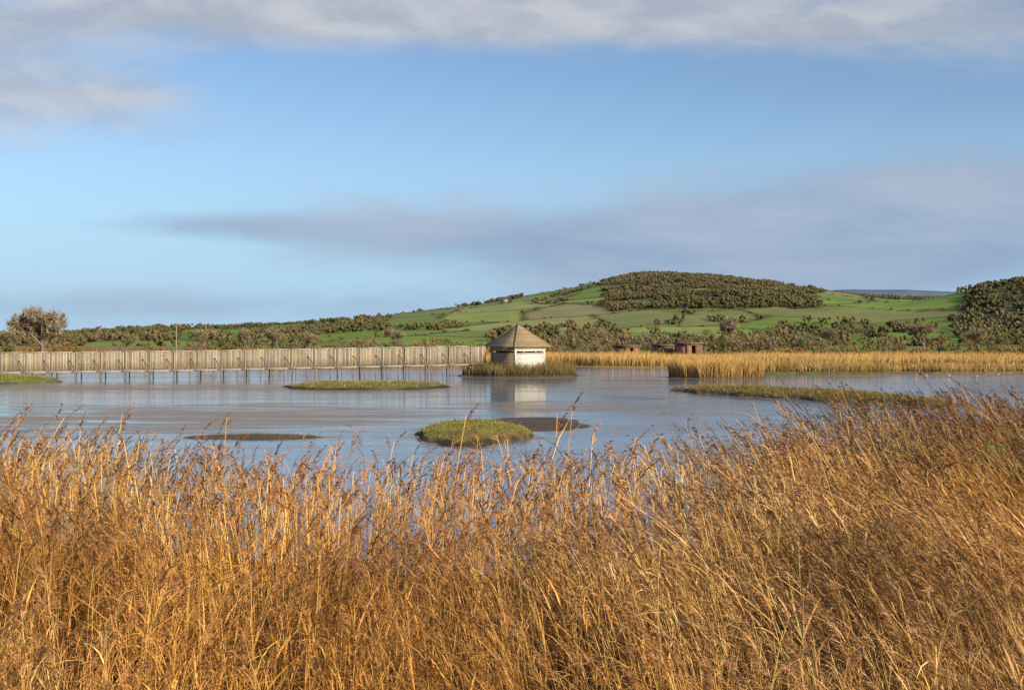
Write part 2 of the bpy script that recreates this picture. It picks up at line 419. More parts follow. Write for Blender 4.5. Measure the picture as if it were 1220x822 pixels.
n = 100000
x = rng.uniform(-900, 1250, n); y = rng.uniform(480, 1560, n)
keep = np.abs(x / y) < 0.62; x = x[keep]; y = y[keep]
z = hill_h(x, y); w = wood_mask(x, y, z); _, e = vor(x, y)
hedge = (e < 3.0) & (rng.random(len(x)) < 0.55)
pr_ = np.where(w > 0, w * 0.5, 0)
k = hedge | (rng.random(len(x)) < pr_)
x, y, z, hedge, w = x[k], y[k], z[k], hedge[k], w[k]
hs = np.where(rng.random(len(x)) < .07, rng.uniform(4, 6, len(x)), rng.uniform(1.5, 2.6, len(x)))
sc = np.where(hedge & (w < .1), hs, rng.uniform(4.5, 7.0, len(x)) * (.75 + .5 * fbm(x / 35, y / 35, 70)))
tint = pal(len(x), [3, 3, 1.8, 1.5, 2.4, 1], .5) * np.where(hedge & (w < .1), .75, 1.0)[:, None] * (.6 + .8 * fbm(x / 60, y / 60, 69))[:, None]
green = sstep(.5, .62, fbm(x / 80, y / 80, 72))[:, None] * .5
tint = tint * (1 - green) + np.array([.13, .14, .05]) * green
rust = ((PX(x, y) > 735) & (PX(x, y) < 800) & (y > 1350))[:, None]
tint = np.where(rust, tint * np.array([1.15, .85, .75]), tint)
haze_mix = sstep(450, 2000, y)[:, None] * 0.35
tint = tint * (1 - haze_mix) + np.array([0.18, 0.175, 0.165]) * haze_mix  # tree tints fade to a painted haze colour with distance
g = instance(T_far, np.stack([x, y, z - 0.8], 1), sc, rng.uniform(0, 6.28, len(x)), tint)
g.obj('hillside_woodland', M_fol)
print('hill trees', len(x))

def belt(n, px0, px1, d0, d1, h0, h1, pw=None, nz=None, thr=.5):
    px = rng.uniform(px0, px1, n); d = rng.uniform(d0, d1, n); xx = WX(px, d)
    if nz:
        kk = fbm(xx / nz, d / nz, 81) > thr
        px, d, xx = px[kk], d[kk], xx[kk]
    h = rng.uniform(h0, h1, len(xx)) * (0.7 + 0.6 * fbm(xx / 12, d / 12, 82))
    return xx, d, h, pal(len(xx), pw)
parts = [belt(40, -250, 110, 190, 250, 2.6, 4.4, [2, 1, 6, 0.5, 1, 0]),
         belt(170, 230, 600, 190, 330, 2.6, 4.8, [3, 3, 2, 2, 3, 1], 25, .52),
         belt(90, 230, 620, 330, 520, 3.0, 5.0, [3, 3, 2, 2, 2, 1], 40, .53),
         belt(210, 650, 960, 215, 400, 4.0, 7.0, [4, 2, 2, 1, 3, 1], 25, .50),
         belt(120, 640, 1240, 380, 600, 4, 7, [3, 3, 2, 2, 2, 1], 40, .52),
         belt(120, 960, 1500, 240, 420, 3, 5.0, [3, 3, 2, 2, 2, 1], 25, .52),
         belt(150, 940, 1500, 182, 240, 1.8, 3.0, [3, 3, 2, 3, 2, 2], 20)]
x = np.concatenate([p[0] for p in parts]); y = np.concatenate([p[1] for p in parts]); h = np.concatenate([p[2] for p in parts]); t = np.concatenate([p[3] for p in parts])
zz = np.maximum(ground_h(x, y), np.where(y > 470, hill_h(x, y), -9))
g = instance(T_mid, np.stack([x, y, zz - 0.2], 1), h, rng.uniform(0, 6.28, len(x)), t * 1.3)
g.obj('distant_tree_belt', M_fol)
parts = [belt(340, -250, 600, 160, 260, 1.3, 2.5, [3, 2, 6, 1, 2, 0.5]), belt(340, 640, 1500, 190, 330, 1.3, 2.4, [3, 2, 4, 2, 2, 1], 18)]
x = np.concatenate([p[0] for p in parts]); y = np.concatenate([p[1] for p in parts]); h = np.concatenate([p[2] for p in parts]); t = np.concatenate([p[3] for p in parts])
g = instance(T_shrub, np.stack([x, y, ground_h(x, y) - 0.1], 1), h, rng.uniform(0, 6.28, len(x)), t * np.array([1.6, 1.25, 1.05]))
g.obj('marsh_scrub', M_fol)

def bare_tree(name, loc, H, spread, seed, col=(0.24, 0.195, 0.14), twig=(0.32, 0.25, 0.15), leafn=9):
    r = random.Random(seed); g = Geo(); tips = []
    def rec(p, d, L, rad, lv):
        q = p + d * L
        g.beam(p, q, rad, rad * 0.62, col, 5 if lv < 2 else 3)
        if lv >= 2: tips.append((q, d))
        if lv >= 4: return
        nb = 3 if lv > 0 else 5
        for i in range(nb + (r.random() < .5)):
            az = r.uniform(0, 6.28); sp = r.uniform(0.35, 0.85) * spread
            side = Vector((math.cos(az), math.sin(az), 0))
            nd = Vector(d) * 1.0 + side * sp + Vector((0, 0, 0.12)); nd.normalize()
            rec(q - d * L * r.uniform(0, 0.35), np.array(nd), L * r.uniform(0.6, 0.85), rad * 0.58, lv + 1)
    rec(np.array([0., 0, 0]), np.array([0.03, 0, 1.]), H * 0.29, H * 0.03, 0)
    rr = np.random.default_rng(seed)
    P = np.array([t[0] for t in tips]); n = len(P) * leafn
    base = np.repeat(P, leafn, 0)
    d = rr.normal(size=(n, 3)); d[:, 2] += .6; d /= np.linalg.norm(d, axis=1)[:, None]
    L = rr.uniform(0.05, 0.12, n)[:, None] * H
    s = rr.normal(size=(n, 3)) * 0.005 * H
    V = np.stack([base - s, base + s, base + d * L], 1).reshape(-1, 3)
    g.add(V, np.array(twig) * rr.uniform(.7, 1.3, (n * 3, 1)), tri=np.arange(n * 3).reshape(-1, 3))
    ob = g.obj(name, M_fol); ob.location = loc; return ob
def gz(x, y): return float(ground_h(np.array([x * 1.0]), np.array([y * 1.0]))[0])
for i, (px, d, H, sp) in enumerate([(50, 172, 11.5, 1.5), (1100, 260, 10.5, 1.15), (872, 300, 11.5, 1.2), (712, 300, 9.0, 1.1), (240, 240, 7.8, 1.2), (925, 380, 10, 1.2), (14, 200, 7.6, 1.2), (368, 230, 7.2, 1.2), (990, 300, 8.5, 1.2), (1165, 230, 8, 1.2), (330, 260, 7.8, 1.1), (470, 300, 8.6, 1.2), (150, 230, 6.0, 1.2), (290, 250, 7, 1.2)]):
    x = WX(px, d)
    bare_tree('bare_tree' if i == 0 else 'bare_tree.%03d' % i, (x, d, gz(x, d) - .1), H, sp, 11 + i)

# ---------------------------------------------------------------- simple blades
def blades(g, x, y, z, h, w, lx, ly, c):
    n = len(x)
    az = rng.uniform(0, 6.28, n) * 0.5
    s = np.stack([np.cos(az), np.sin(az) * .6, 0 * az], 1) * (w / 2)[:, None]
    p = np.stack([x, y, z], 1)
    m = p + np.stack([lx * .35, ly * .35, h * .6], 1)
    t = p + np.stack([lx, ly, h], 1)
    V = np.stack([p - s, p + s, m + s * .8, m - s * .8, t], 1).reshape(-1, 3)
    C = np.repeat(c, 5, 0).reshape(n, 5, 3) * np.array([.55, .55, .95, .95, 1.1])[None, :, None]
    o = (np.arange(n) * 5)[:, None]
    g.add(V, C.reshape(-1, 3), tri=np.array([[3, 2, 4]]) + o, quad=np.array([[0, 1, 2, 3]]) + o)
def cmix(n, a, b, lo=.7, hi=1.25):
    t = rng.random((n, 1)); return (np.array(a) * t + np.array(b) * (1 - t)) * rng.uniform(lo, hi, (n, 1))
def tuft_island(name, k, n, h0, h1, w, ca, cb, emax=0.93, patch=None, brown=.75):
    cx, cy, rx, ry, r, H = ISL[k]
    a = rng.uniform(0, 6.28, n); q = np.sqrt(rng.random(n)) * 1.25
    u, v = q * np.cos(a) * rx, q * np.sin(a) * ry
    x = cx + u * math.cos(r) - v * math.sin(r); y = cy + u * math.sin(r) + v * math.cos(r)
    kk = isl_e(k, x, y) < emax; x, y = x[kk], y[kk]
    nn = fbm(x * .7, y * .7, 91)
    if patch: kk = nn > patch; x, y, nn = x[kk], y[kk], nn[kk]
    z = ground_h(x, y) - .02
    m = len(x); h = rng.uniform(h0, h1, m) * (.6 + .8 * nn)
    g = Geo(); c = cmix(m, ca, cb)
    pt = sstep(.42, .6, fbm(x * .5, y * .5, 92))[:, None]
    c = c * (1 - pt * brown) + np.array([.26, .17, .075]) * pt * brown
    c = c * (0.6 + .8 * fbm(x * 1.1, y * 1.1, 93))[:, None]
    blades(g, x, y, z, h, np.full(m, w), rng.normal(0.0, .25, m) * h, rng.normal(0, .2, m) * h, c)
    return g.obj(name, M_grass)
tuft_island('island_grass', 'A', 9000, .08, .24, .05, (.26, .27, .06), (.34, .27, .10))
tuft_island('island_grass.001', 'B', 13000, .10, .34, .04, (.24, .23, .06), (.26, .17, .07))
tuft_island('island_grass.002', 'C', 7500, .03, .11, .02, (.34, .35, .05), (.36, .31, .07), brown=.55)
tuft_island('island_rushes', 'C', 1200, .1, .26, .02, (.22, .14, .06), (.32, .22, .09), 0.95, .56)
tuft_island('island_grass.003', 'D', 1500, .03, .12, .02, (.16, .12, .05), (.12, .12, .04))
tuft_island('bank_grass', 'G', 9000, .1, .35, .06, (.28, .31, .06), (.34, .32, .1))
tuft_island('hide_island_reeds', 'H', 12000, .4, 1.35, .05, (.26, .17, .08), (.15, .15, .05), .95)
tuft_island('reed_clump', 'E', 15000, 1.4, 2.0, .05, (.76, .47, .17), (.60, .36, .12), .95, brown=.2)
tuft_island('reed_clump.001', 'Fa', 14000, .6, 1.4, .06, (.62, .40, .15), (.48, .30, .11), .85, brown=.35)
tuft_island('reed_clump.002', 'J', 9000, .5, 1.1, .06, (.62, .39, .15), (.48, .30, .11), .9, brown=.35)
n = 70000
x = rng.uniform(-120, 160, n); y = farY(x) + rng.uniform(0, 1, n) ** 1.5 * 34
kk = np.abs(x / y) < 0.75; x, y = x[kk], y[kk]
kk = (x > -4) | (rng.random(len(x)) < 0.45); x, y = x[kk], y[kk]
h = rng.uniform(1.2, 1.9, len(x)) * (0.62 + .66 * fbm(x / 10, y / 6, 95)); h = np.where(x < -4, h * .8, h)
c = cmix(len(x), (.64, .40, .14), (.50, .29, .10)) * (0.65 + .7 * fbm(x / 9, y / 5, 96))[:, None]
c = np.where((x < -4)[:, None], c * np.array([.8, .66, .65]), c)
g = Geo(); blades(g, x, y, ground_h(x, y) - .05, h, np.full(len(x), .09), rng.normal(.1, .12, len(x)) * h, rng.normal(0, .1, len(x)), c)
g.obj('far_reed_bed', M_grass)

# ---------------------------------------------------------------- foreground reeds
def unit(v): v = np.asarray(v, float); return v / (np.linalg.norm(v) + 1e-9)
def reed_template(seed, near, plume=True, broken=False):
    r = np.random.default_rng(seed); g = Geo()
    H = r.uniform(1.7, 2.2) if plume else r.uniform(1.3, 1.9); bx = r.uniform(-.05, .12); by = r.uniform(-.06, .06)
    ns = 6 if near else 4
    tt = np.linspace(0, 1, ns)
    kink = r.normal(0, .010, (ns, 2)); kink[0] = 0
    P = np.stack([bx * tt ** 2 + kink[:, 0], by * tt ** 2 + kink[:, 1], tt * H], 1)
    if broken:
        k0 = ns // 2; az = r.uniform(-1.2, 1.2); el = r.uniform(-.6, .5)
        for i in range(k0 + 1, ns):
            P[i] = P[i - 1] + np.array([math.cos(az) * math.cos(el), math.sin(az) * math.cos(el), math.sin(el)]) * H / (ns - 1) * .8
    stc = np.array([0.88, 0.60, 0.235]) * r.uniform(.8, 1.12)
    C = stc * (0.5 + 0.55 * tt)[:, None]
    if near:
        R = 0.0048 * (1 - .5 * tt)
        an = np.arange(3) / 3 * 6.283
        V = np.stack([P + np.stack([np.cos(q) * R, np.sin(q) * R, 0 * R], 1) for q in an], 1).reshape(-1, 3)
        Q = [[i * 3 + j, i * 3 + (j + 1) % 3, (i + 1) * 3 + (j + 1) % 3, (i + 1) * 3 + j] for i in range(ns - 1) for j in range(3)]
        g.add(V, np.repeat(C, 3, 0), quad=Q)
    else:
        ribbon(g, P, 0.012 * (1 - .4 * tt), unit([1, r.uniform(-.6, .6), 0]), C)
    nl = r.integers(6, 10) if near else r.integers(4, 6)
    for i in range(nl):
        t0 = r.uniform(.2, .93); p = np.array([np.interp(t0, tt, P[:, 0]), np.interp(t0, tt, P[:, 1]), np.interp(t0, tt, P[:, 2])])
        az = r.normal(0, 1.0) + (math.pi if r.random() < .2 else 0)
        out = np.array([math.cos(az), math.sin(az), 0])
        L = r.uniform(.25, .58); el = r.uniform(.8, 1.4); droop = r.uniform(.2, 1.6) if r.random() < .65 else r.uniform(1.6, 3.2)
        m = 5 if near else 3
        pts = [p]
        for j in range(m - 1):
            dirv = out * math.cos(el) + np.array([0, 0, math.sin(el)])
            pts.append(pts[-1] + dirv * L / (m - 1)); el -= droop / (m - 1)
        s = np.linspace(0, 1, m); Wd = (0.014 if near else 0.019) * r.uniform(.6, 1.3) * np.clip(1.15 - s ** 1.8, .12, 1) * np.clip(.6 + s * 3, 0, 1)
        side = unit(np.cross(out, [0, 0, 1]) + r.normal(0, .45, 3))
        lc = np.array([0.90, 0.58, 0.215]) * r.uniform(.42, 1.12) * np.array([1, r.uniform(.82, 1.02), r.uniform(.65, 1.15)])
        ribbon(g, np.array(pts), Wd, side, lc)
    if plume:
        pl = r.uniform(.2, .32); top = P[-1]; k = 34 if near else 18
        az0 = r.normal(0, .4); ax = np.array([math.cos(az0), math.sin(az0), 0])
        pc = np.array([0.42, 0.23, 0.11]) * r.uniform(.6, 1.25)
        for i in range(k):
            s = r.uniform(0, 1)
            b0 = top + np.array([0, 0, (s - .45) * pl]) + ax * (max(s, 0) ** 2) * pl * .55
            az = az0 + r.normal(0, 1.0); o = np.array([math.cos(az), math.sin(az), 0])
            L = r.uniform(.04, .12) * (1.15 - .6 * s)
            d1 = unit(o * .4 + ax * .3 + [0, 0, .9 - .2 * r.random()]); d2 = unit(o * .5 + ax * .6 + [0, 0, .2])
            m1 = b0 + d1 * L * .55; e1 = m1 + d2 * L * .6
            sd = unit(np.cross(d1, r.normal(size=3))) * (0.0045 if near else .009)
            cc = pc * r.uniform(.7, 1.3)
            if near:
                g.add([b0 - sd * .4, b0 + sd * .4, m1 + sd, m1 - sd, e1], cc, tri=[[3, 2, 4]], quad=[[0, 1, 2, 3]])
            else:
                g.add([b0, m1 + sd, m1 - sd, e1], cc, tri=[[0, 1, 2], [2, 1, 3]])
    return g.arr()
TN = [reed_template(100 + i, True, i % 5 in (0, 2, 3), i % 9 == 4) for i in range(30)]
TF = [reed_template(200 + i, False, i % 5 != 0, i % 12 == 4) for i in range(26)]
def reeds(n, d0, d1, templ):
    y = np.sqrt(rng.uniform(d0 ** 2, d1 ** 2, n)); ra = rng.uniform(-.60, .60, n); x = ra * y
    kk = y < edgeY(x) + 0.6 + rng.normal(0, .6, n); x, y, ra = x[kk], y[kk], ra[kk]
    den = fbm(x / 1.3, y / 1.3, 101); kk = rng.random(len(x)) < np.clip(.08 + 2.1 * (den - .27), .05, 1); x, y = x[kk], y[kk]
    m = len(x)
    cl = fbm(x / 1.8, y / 1.8, 102)
    sc = rng.normal(.92, .09, m) * (.72 + .50 * cl) * (.80 + .22 * sstep(5, 14, y))
    sc = sc * (1 + .03 * sstep(4, 8, x))
    sc = np.where(rng.random(m) < .02, sc * rng.uniform(1.08, 1.28, m), sc)
    L = -0.10 + (fbm(x / 3.2, y / 3.2, 103) - .5) * 1.4 - .42 * sstep(-1, 4, x)
    L = np.where(x < -1, L + .22, L)
    lean = np.stack([L + rng.normal(0, .17, m), rng.normal(-.02, .2, m)], 1)
    rot = np.where(lean[:, 0] < 0, math.pi, 0) + rng.normal(0, .7, m)
    b = rng.uniform(.68, 1.2, m) * (.48 + 1.0 * fbm(x / 1.5, y / 1.5, 104))
    red = sstep(.36, .62, fbm(x / 2.8, y / 2.8, 105) + np.where(x < 0, .08, -.03))
    t = np.stack([b * 1.05, b * (1.0 - .16 * red), b * (.92 - .38 * red)], 1)
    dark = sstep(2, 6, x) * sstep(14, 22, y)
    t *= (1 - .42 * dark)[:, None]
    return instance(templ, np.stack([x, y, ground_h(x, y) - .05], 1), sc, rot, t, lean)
g = reeds(10500, 4.4, 12.5, TN)
V, C, T, Q = g.arr()
g2 = reeds(31000, 12.5, 36, TF); V2, C2, T2, Q2 = g2.arr()
g = Geo(); g.add(V, C, T, Q); g.add(V2, C2, T2, Q2)
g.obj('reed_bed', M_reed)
print('reed faces', len(T) + len(Q) + len(T2) + len(Q2))
n = 12; x = rng.uniform(8.5, 12, n); y = rng.uniform(20, 24, n)
g = instance(T_shrub, np.stack([x, y, ground_h(x, y)], 1), rng.uniform(1.6, 2.0, n), rng.uniform(0, 6, n), np.tile([.12, .14, .045], (n, 1)) * rng.uniform(.7, 1.3, (n, 1)))
g.obj('bramble_thicket', M_fol)

# ---------------------------------------------------------------- boardwalk
bw = bpy.data.objects.new('boardwalk', None); scene.collection.objects.link(bw)
p0 = np.array([-78., 105.5]); p1 = np.array([-2.8, 119.5]); Lb = np.linalg.norm(p1 - p0); u = (p1 - p0) / Lb; nrm = np.array([u[1], -u[0]])
rz = math.atan2(u[1], u[0])
def top(s): return np.interp(s, [0, 25, 45, 60, Lb], [2.55, 2.6, 2.75, 2.98, 3.25])
def P3(s, off, z): q = p0 + u * s + nrm * off; return (q[0], q[1], z)
wood = np.array([.46, .39, .29])
g = Geo(); s = 0.
while s < Lb:
    zt = top(s); hh = 1.8 + rng.normal(0, .03)
    g.box(P3(s, rng.normal(0, .006), zt - hh / 2 + rng.normal(0, .03)), (0.112, .025, hh), wood * rng.uniform(.6, 1.3) * np.array([1, rng.uniform(.95, 1.02), rng.uniform(.88, 1.05)]), rz); s += .15
g.obj('screen_boards', M_wood, bw)
g = Geo(); s = 0.
while s < Lb - 2.4:
    for zz_, hh in ((-.28, .09), (-1.45, .09)):
        a = P3(s, -.06, top(s) + zz_); b = P3(s + 2.4, -.06, top(s + 2.4) + zz_); g.beam(a, b, .06, .06, wood * .7)
    a = P3(s, .0, top(s) + .05); b = P3(s + 2.4, 0, top(s + 2.4) + .05); g.beam(a, b, .05, .05, wood * 1.1)
    g.beam(P3(s, .75, top(s) - 1.98), P3(s + 2.4, .75, top(s + 2.4) - 1.98), .09, .09, wood * .9)
    s += 2.4
g.obj('rails', M_wood, bw)
g = Geo(); s = 0.
while s < Lb:
    zt = top(s)
    g.box(P3(s, -.85, zt - 1.88), (.14, 3.1, .05), wood * rng.uniform(.7, 1.1), rz); s += .155
g.obj('deck_boards', M_wood, bw)
g = Geo(); s = 0.4
while s < Lb:
    zt = top(s)
    g.beam(P3(s, .10, -.4), P3(s, .10, zt + .04), .05, .05, wood * .75)
    g.beam(P3(s, .95, zt - 1.8), P3(s - .75, .10, zt - .75), .05, .05, wood * .42)
    g.beam(P3(s, 1.0, zt - 1.97), P3(s, -2.6, zt - 2.03), .07, .07, wood * .6)
    g.beam(P3(s, .8, -.4), P3(s, .8, zt - 1.9), .06, .06, wood * .5)
    g.beam(P3(s, -2.3, -.4), P3(s, -2.3, zt - .8), .06, .06, wood * .5)
    s += 2.4
s = 44.
while s < Lb:
    g.beam(P3(s, .5, -.4), P3(s, .5, top(s) - 1.98), .07, .07, wood * .5); s += 1.2
g.obj('posts_and_braces', M_wood, bw)

# ---------------------------------------------------------------- bird hide
hd = bpy.data.objects.new('timber_bird_hide', None); scene.collection.objects.link(hd)
hd.location = (0.65, 119.5, 0); hd.rotation_euler = (0, 0, math.radians(39))
S = 4.1; h = S / 2; zb, zt = .9, 3.4
g = Geo(); gp = Geo()
for k in range(4):
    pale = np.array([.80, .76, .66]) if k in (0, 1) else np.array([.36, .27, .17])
    a = k * math.pi / 2; c, s_ = math.cos(a), math.sin(a)
    def W(lx, off, z):
        X, Y = lx, -(h + off); return (X * c - Y * s_, X * s_ + Y * c, z)
    z = zb
    while z < zt - .02:
        slot = 2.54 < z + .08 < 2.70
        if slot:
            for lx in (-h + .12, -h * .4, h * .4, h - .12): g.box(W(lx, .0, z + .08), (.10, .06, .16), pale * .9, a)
        else:
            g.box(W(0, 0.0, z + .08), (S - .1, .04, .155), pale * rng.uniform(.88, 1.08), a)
        z += .165
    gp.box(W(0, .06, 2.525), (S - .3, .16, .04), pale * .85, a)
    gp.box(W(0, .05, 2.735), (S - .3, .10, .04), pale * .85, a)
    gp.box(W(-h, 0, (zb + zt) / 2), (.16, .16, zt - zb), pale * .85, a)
    gp.box(W(-h * .9, -.2, .3), (.2, .2, 1.4), wood * .5, a)
    gp.box(W(0, -.25, 2.5), (S - .9, .03, .7), (.015, .015, .015), a)  # near-black panel behind the slot, painted shade of the interior
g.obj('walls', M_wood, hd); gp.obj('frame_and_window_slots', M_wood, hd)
g = Geo(); g.box((0, 0, .82), (S + .3, S + .3, .14), wood * .6); g.obj('floor', M_wood, hd)
g = Geo(); E = 2.62; zr0 = 3.2; za = 5.65; nco = 14
for i in range(nco):
    f0 = i / nco; f1 = (i + 1) / nco
    e0 = E * (1 - f0) + .04; e1 = E * (1 - f1) + .02; z0 = zr0 + (za - zr0) * f0; z1 = zr0 + (za - zr0) * f1 + .03
    V = [(-e0, -e0, z0), (e0, -e0, z0), (e0, e0, z0), (-e0, e0, z0), (-e1, -e1, z1), (e1, -e1, z1), (e1, e1, z1), (-e1, e1, z1)]
    g.add(V, np.array([.36, .255, .14]) * rng.uniform(.85, 1.15), quad=[[0, 1, 5, 4], [1, 2, 6, 5], [2, 3, 7, 6], [3, 0, 4, 7], [4, 5, 6, 7], [3, 2, 1, 0]])
g.obj('pyramid_roof', M_roof, hd)
g = Geo()
for sx_, sy_ in ((-1, -1), (1, -1), (1, 1), (-1, 1)):
    g.beam((sx_ * 2.66, sy_ * 2.66, 3.22), (0, 0, 5.71), .05, .05, (.24, .18, .11))
g.beam((0, 0, 5.5), (0, 0, 5.95), .1, .05, (.24, .18, .11))
g.obj('roof_hips_and_finial', M_roof, hd)

# ---------------------------------------------------------------- brick ruins
def ruin(name, px, d, w, hh):
    e = bpy.data.objects.new(name, None); scene.collection.objects.link(e)
    x = WX(px, d); e.location = (x, d, gz(x, d)); e.rotation_euler = (0, 0, .3)
    g = Geo(); br = np.array([.26, .14, .085])
    for yy in (-2, 2):
        n = int(w / 1.6)
        for i in range(n):
            X = -w / 2 + (i + .5) * w / n
            g.box((X, yy, hh / 2), (w / n * .55, .35, hh), br * rng.uniform(.8, 1.2))
        g.box((0, yy, .5), (w - .02, .33, 1.0), br * .9); g.box((0, yy, hh + .13), (w, .5, .25), br * 1.1)
    for X in (-w / 2, w / 2): g.box((X, 0, hh / 2), (.35, 3.6, hh - .02), br)
    g.obj('brick_walls', M_brick, e)
    g = Geo(); g.box((0, 0, hh + .38), (w + .6, 5, .2), (.2, .17, .14)); g.obj('slab_roof', M_brick, e)
ruin('brick_shed', 820, 200, 3.4, 2.5); ruin('brick_shed.001', 790, 206, 2.6, 2.1); ruin('brick_shed.002', 747, 203, 3.2, 2.0)

# ---------------------------------------------------------------- cottages
def cottage(name, px, d, w, wall, roof, rot):
    e = bpy.data.objects.new(name, None); scene.collection.objects.link(e)
    x = WX(px, d); z = gz(x, d) if d < 480 else float(hill_h(np.array([x]), np.array([d * 1.])).item())
    e.location = (x, d, z - 1.2); e.rotation_euler = (0, 0, rot); e.scale = (.8, .8, .8)
    g = Geo(); g.box((0, 0, 2.3), (w, 6, 5.2), wall)
    g.add([(-w / 2, -3, 4.9), (-w / 2, 3, 4.9), (-w / 2, 0, 7.6), (w / 2, -3, 4.9), (w / 2, 3, 4.9), (w / 2, 0, 7.6)], np.array(wall), tri=[[0, 2, 1], [3, 4, 5]])
    g.obj('walls', M_plain, e)
    g = Geo(); g.add([(-w / 2 - .3, -3.4, 4.6), (w / 2 + .3, -3.4, 4.6), (w / 2 + .3, 0, 7.75), (-w / 2 - .3, 0, 7.75), (-w / 2 - .3, 3.4, 4.6), (w / 2 + .3, 3.4, 4.6)], np.array(roof), quad=[[0, 1, 2, 3], [3, 2, 5, 4]])
    g.box((w * .35, 0, 8), (.9, .9, 1.8), (.3, .17, .12)); g.obj('roof', M_plain, e)
    g = Geo()
    for i in range(3):
        for zz_ in (1.5, 3.7): g.box((-w / 2 + (i + .5) * w / 3, -3.02, zz_), (1, .06, 1.1), (.03, .03, .04))
    g.obj('windows', M_plain, e)
for i, (px, d, w, c) in enumerate([(398, 1250, 9, (.7, .68, .63)), (432, 1200, 8, (.6, .56, .5)), (142, 900, 7, (.6, .57, .5)), (602, 1300, 6, (.55, .53, .48)), (118, 950, 7, (.45, .37, .3))]):
    cottage('cottage' if i == 0 else 'cottage.%03d' % i, px, d, w, c, (.16, .12, .11), rng.uniform(-.5, .6))

up = bpy.data.objects.new('utility_pole', None); scene.collection.objects.link(up)
x = WX(210, 165); up.location = (x, 165, gz(x, 165))
g = Geo(); g.beam((0, 0, -.3), (0, 0, 6.2), .11, .08, (.3, .27, .22), 8); g.beam((-.75, 0, 5.9), (.75, 0, 5.9), .05, .05, (.25, .22, .18))
for q in (-.65, 0, .65): g.beam((q, 0, 5.92), (q, 0, 6.15), .05, .03, (.5, .5, .5), 6)
g.obj('pole_and_crossarm', M_wood, up)
g = Geo()
for i in range(7):
    x = WX(770 + i * 6, 140); g.beam((x, 140 + i % 2, -.3), (x, 140 + i % 2, .55 + .1 * (i % 3)), .07, .06, (.2, .15, .1), 6)
g.obj('marker_posts', M_wood)

import bmesh
def gull_mesh():
    bm = bmesh.new()
    def ell(c, s, rx=0):
        r = bmesh.ops.create_uvsphere(bm, u_segments=12, v_segments=8, radius=1)
        for v in r['verts']:
            x_, y_, z_ = v.co.x * s[0], v.co.y * s[1], v.co.z * s[2]
            if x_ < 0: y_ *= 1 + x_ / (s[0] * 1.5); z_ *= 1 + x_ / (s[0] * 1.8)
            v.co = (x_ * math.cos(rx) - z_ * math.sin(rx) + c[0], y_ + c[1], x_ * math.sin(rx) + z_ * math.cos(rx) + c[2])
        return r['verts']
    ell((0, 0, .2), (.24, .09, .1), .12); ell((.19, 0, .29), (.06, .045, .1), -.2); ell((.21, 0, .37), (.06, .05, .05)); ell((.28, 0, .36), (.045, .012, .014), -.1)
    w1 = ell((-.05, .07, .23), (.25, .03, .07), .12); w2 = ell((-.05, -.07, .23), (.25, .03, .07), .12); ell((-.26, 0, .17), (.09, .04, .015), .1)
    bm.verts.index_update(); gi = [v.index for v in w1 + w2]
    for sy_ in (-.03, .03):
        r = bmesh.ops.create_cone(bm, segments=5, radius1=.008, radius2=.008, depth=.16)
        for v in r['verts']: v.co = (v.co.x + .02, v.co.y + sy_, v.co.z + .07)
    me = bpy.data.meshes.new('gull'); bm.to_mesh(me); bm.free()
    at = me.color_attributes.new('Col', 'FLOAT_COLOR', 'POINT')
    for i in range(len(me.vertices)): at.data[i].color = (.35, .37, .4, 1) if i in set(gi) else (.7, .7, .68, 1)
    for p in me.polygons: p.use_smooth = True
    me.materials.append(M_plain); return me
gm = gull_mesh()
spots = [(1092, 448), (1104, 449), (1131, 449), (1163, 450), (1178, 449), (1188, 448)]
for i, (px, py) in enumerate(spots):
    d = 5460 / (py - HY); o = bpy.data.objects.new('gull' if i == 0 else 'gull.%03d' % i, gm); scene.collection.objects.link(o)
    x = WX(px, d); o.location = (x, d, max(gz(x, d), -.02)); o.rotation_euler = (0, 0, rng.uniform(0, 6.28)); o.scale = (.75,) * 3

# ---------------------------------------------------------------- world
w = bpy.data.worlds.new('World'); scene.world = w; w.use_nodes = True
N = w.node_tree.nodes; L = w.node_tree.links
bg = N['Background']; STR = 0.1; bg.inputs['Strength'].default_value = STR
sky = N.new('ShaderNodeTexSky'); sky.sky_type = 'NISHITA'; sky.sun_disc = False
sky.sun_elevation = SUN_EL; sky.sun_rotation = math.atan2(SUN.x, SUN.y)
sky.air_density = 1.0; sky.dust_density = 0.3; sky.ozone_density = 2.0
tc = N.new('ShaderNodeTexCoord'); sp = N.new('ShaderNodeSeparateXYZ'); L.new(tc.outputs['Generated'], sp.inputs[0])
def MA(op, a, b=None, c=None, clamp=False):
    m = N.new('ShaderNodeMath'); m.operation = op; m.use_clamp = clamp
    for i, v in enumerate((a, b, c)):
        if v is None: continue
        if isinstance(v, (int, float)): m.inputs[i].default_value = v
        else: L.new(v, m.inputs[i])
    return m.outputs[0]
ya = MA('MAXIMUM', MA('ABSOLUTE', sp.outputs['Y']), .05)
U = MA('DIVIDE', sp.outputs['X'], ya); Vv = MA('DIVIDE', sp.outputs['Z'], ya)
cb = N.new('ShaderNodeCombineXYZ'); L.new(U, cb.inputs[0]); L.new(Vv, cb.inputs[1])
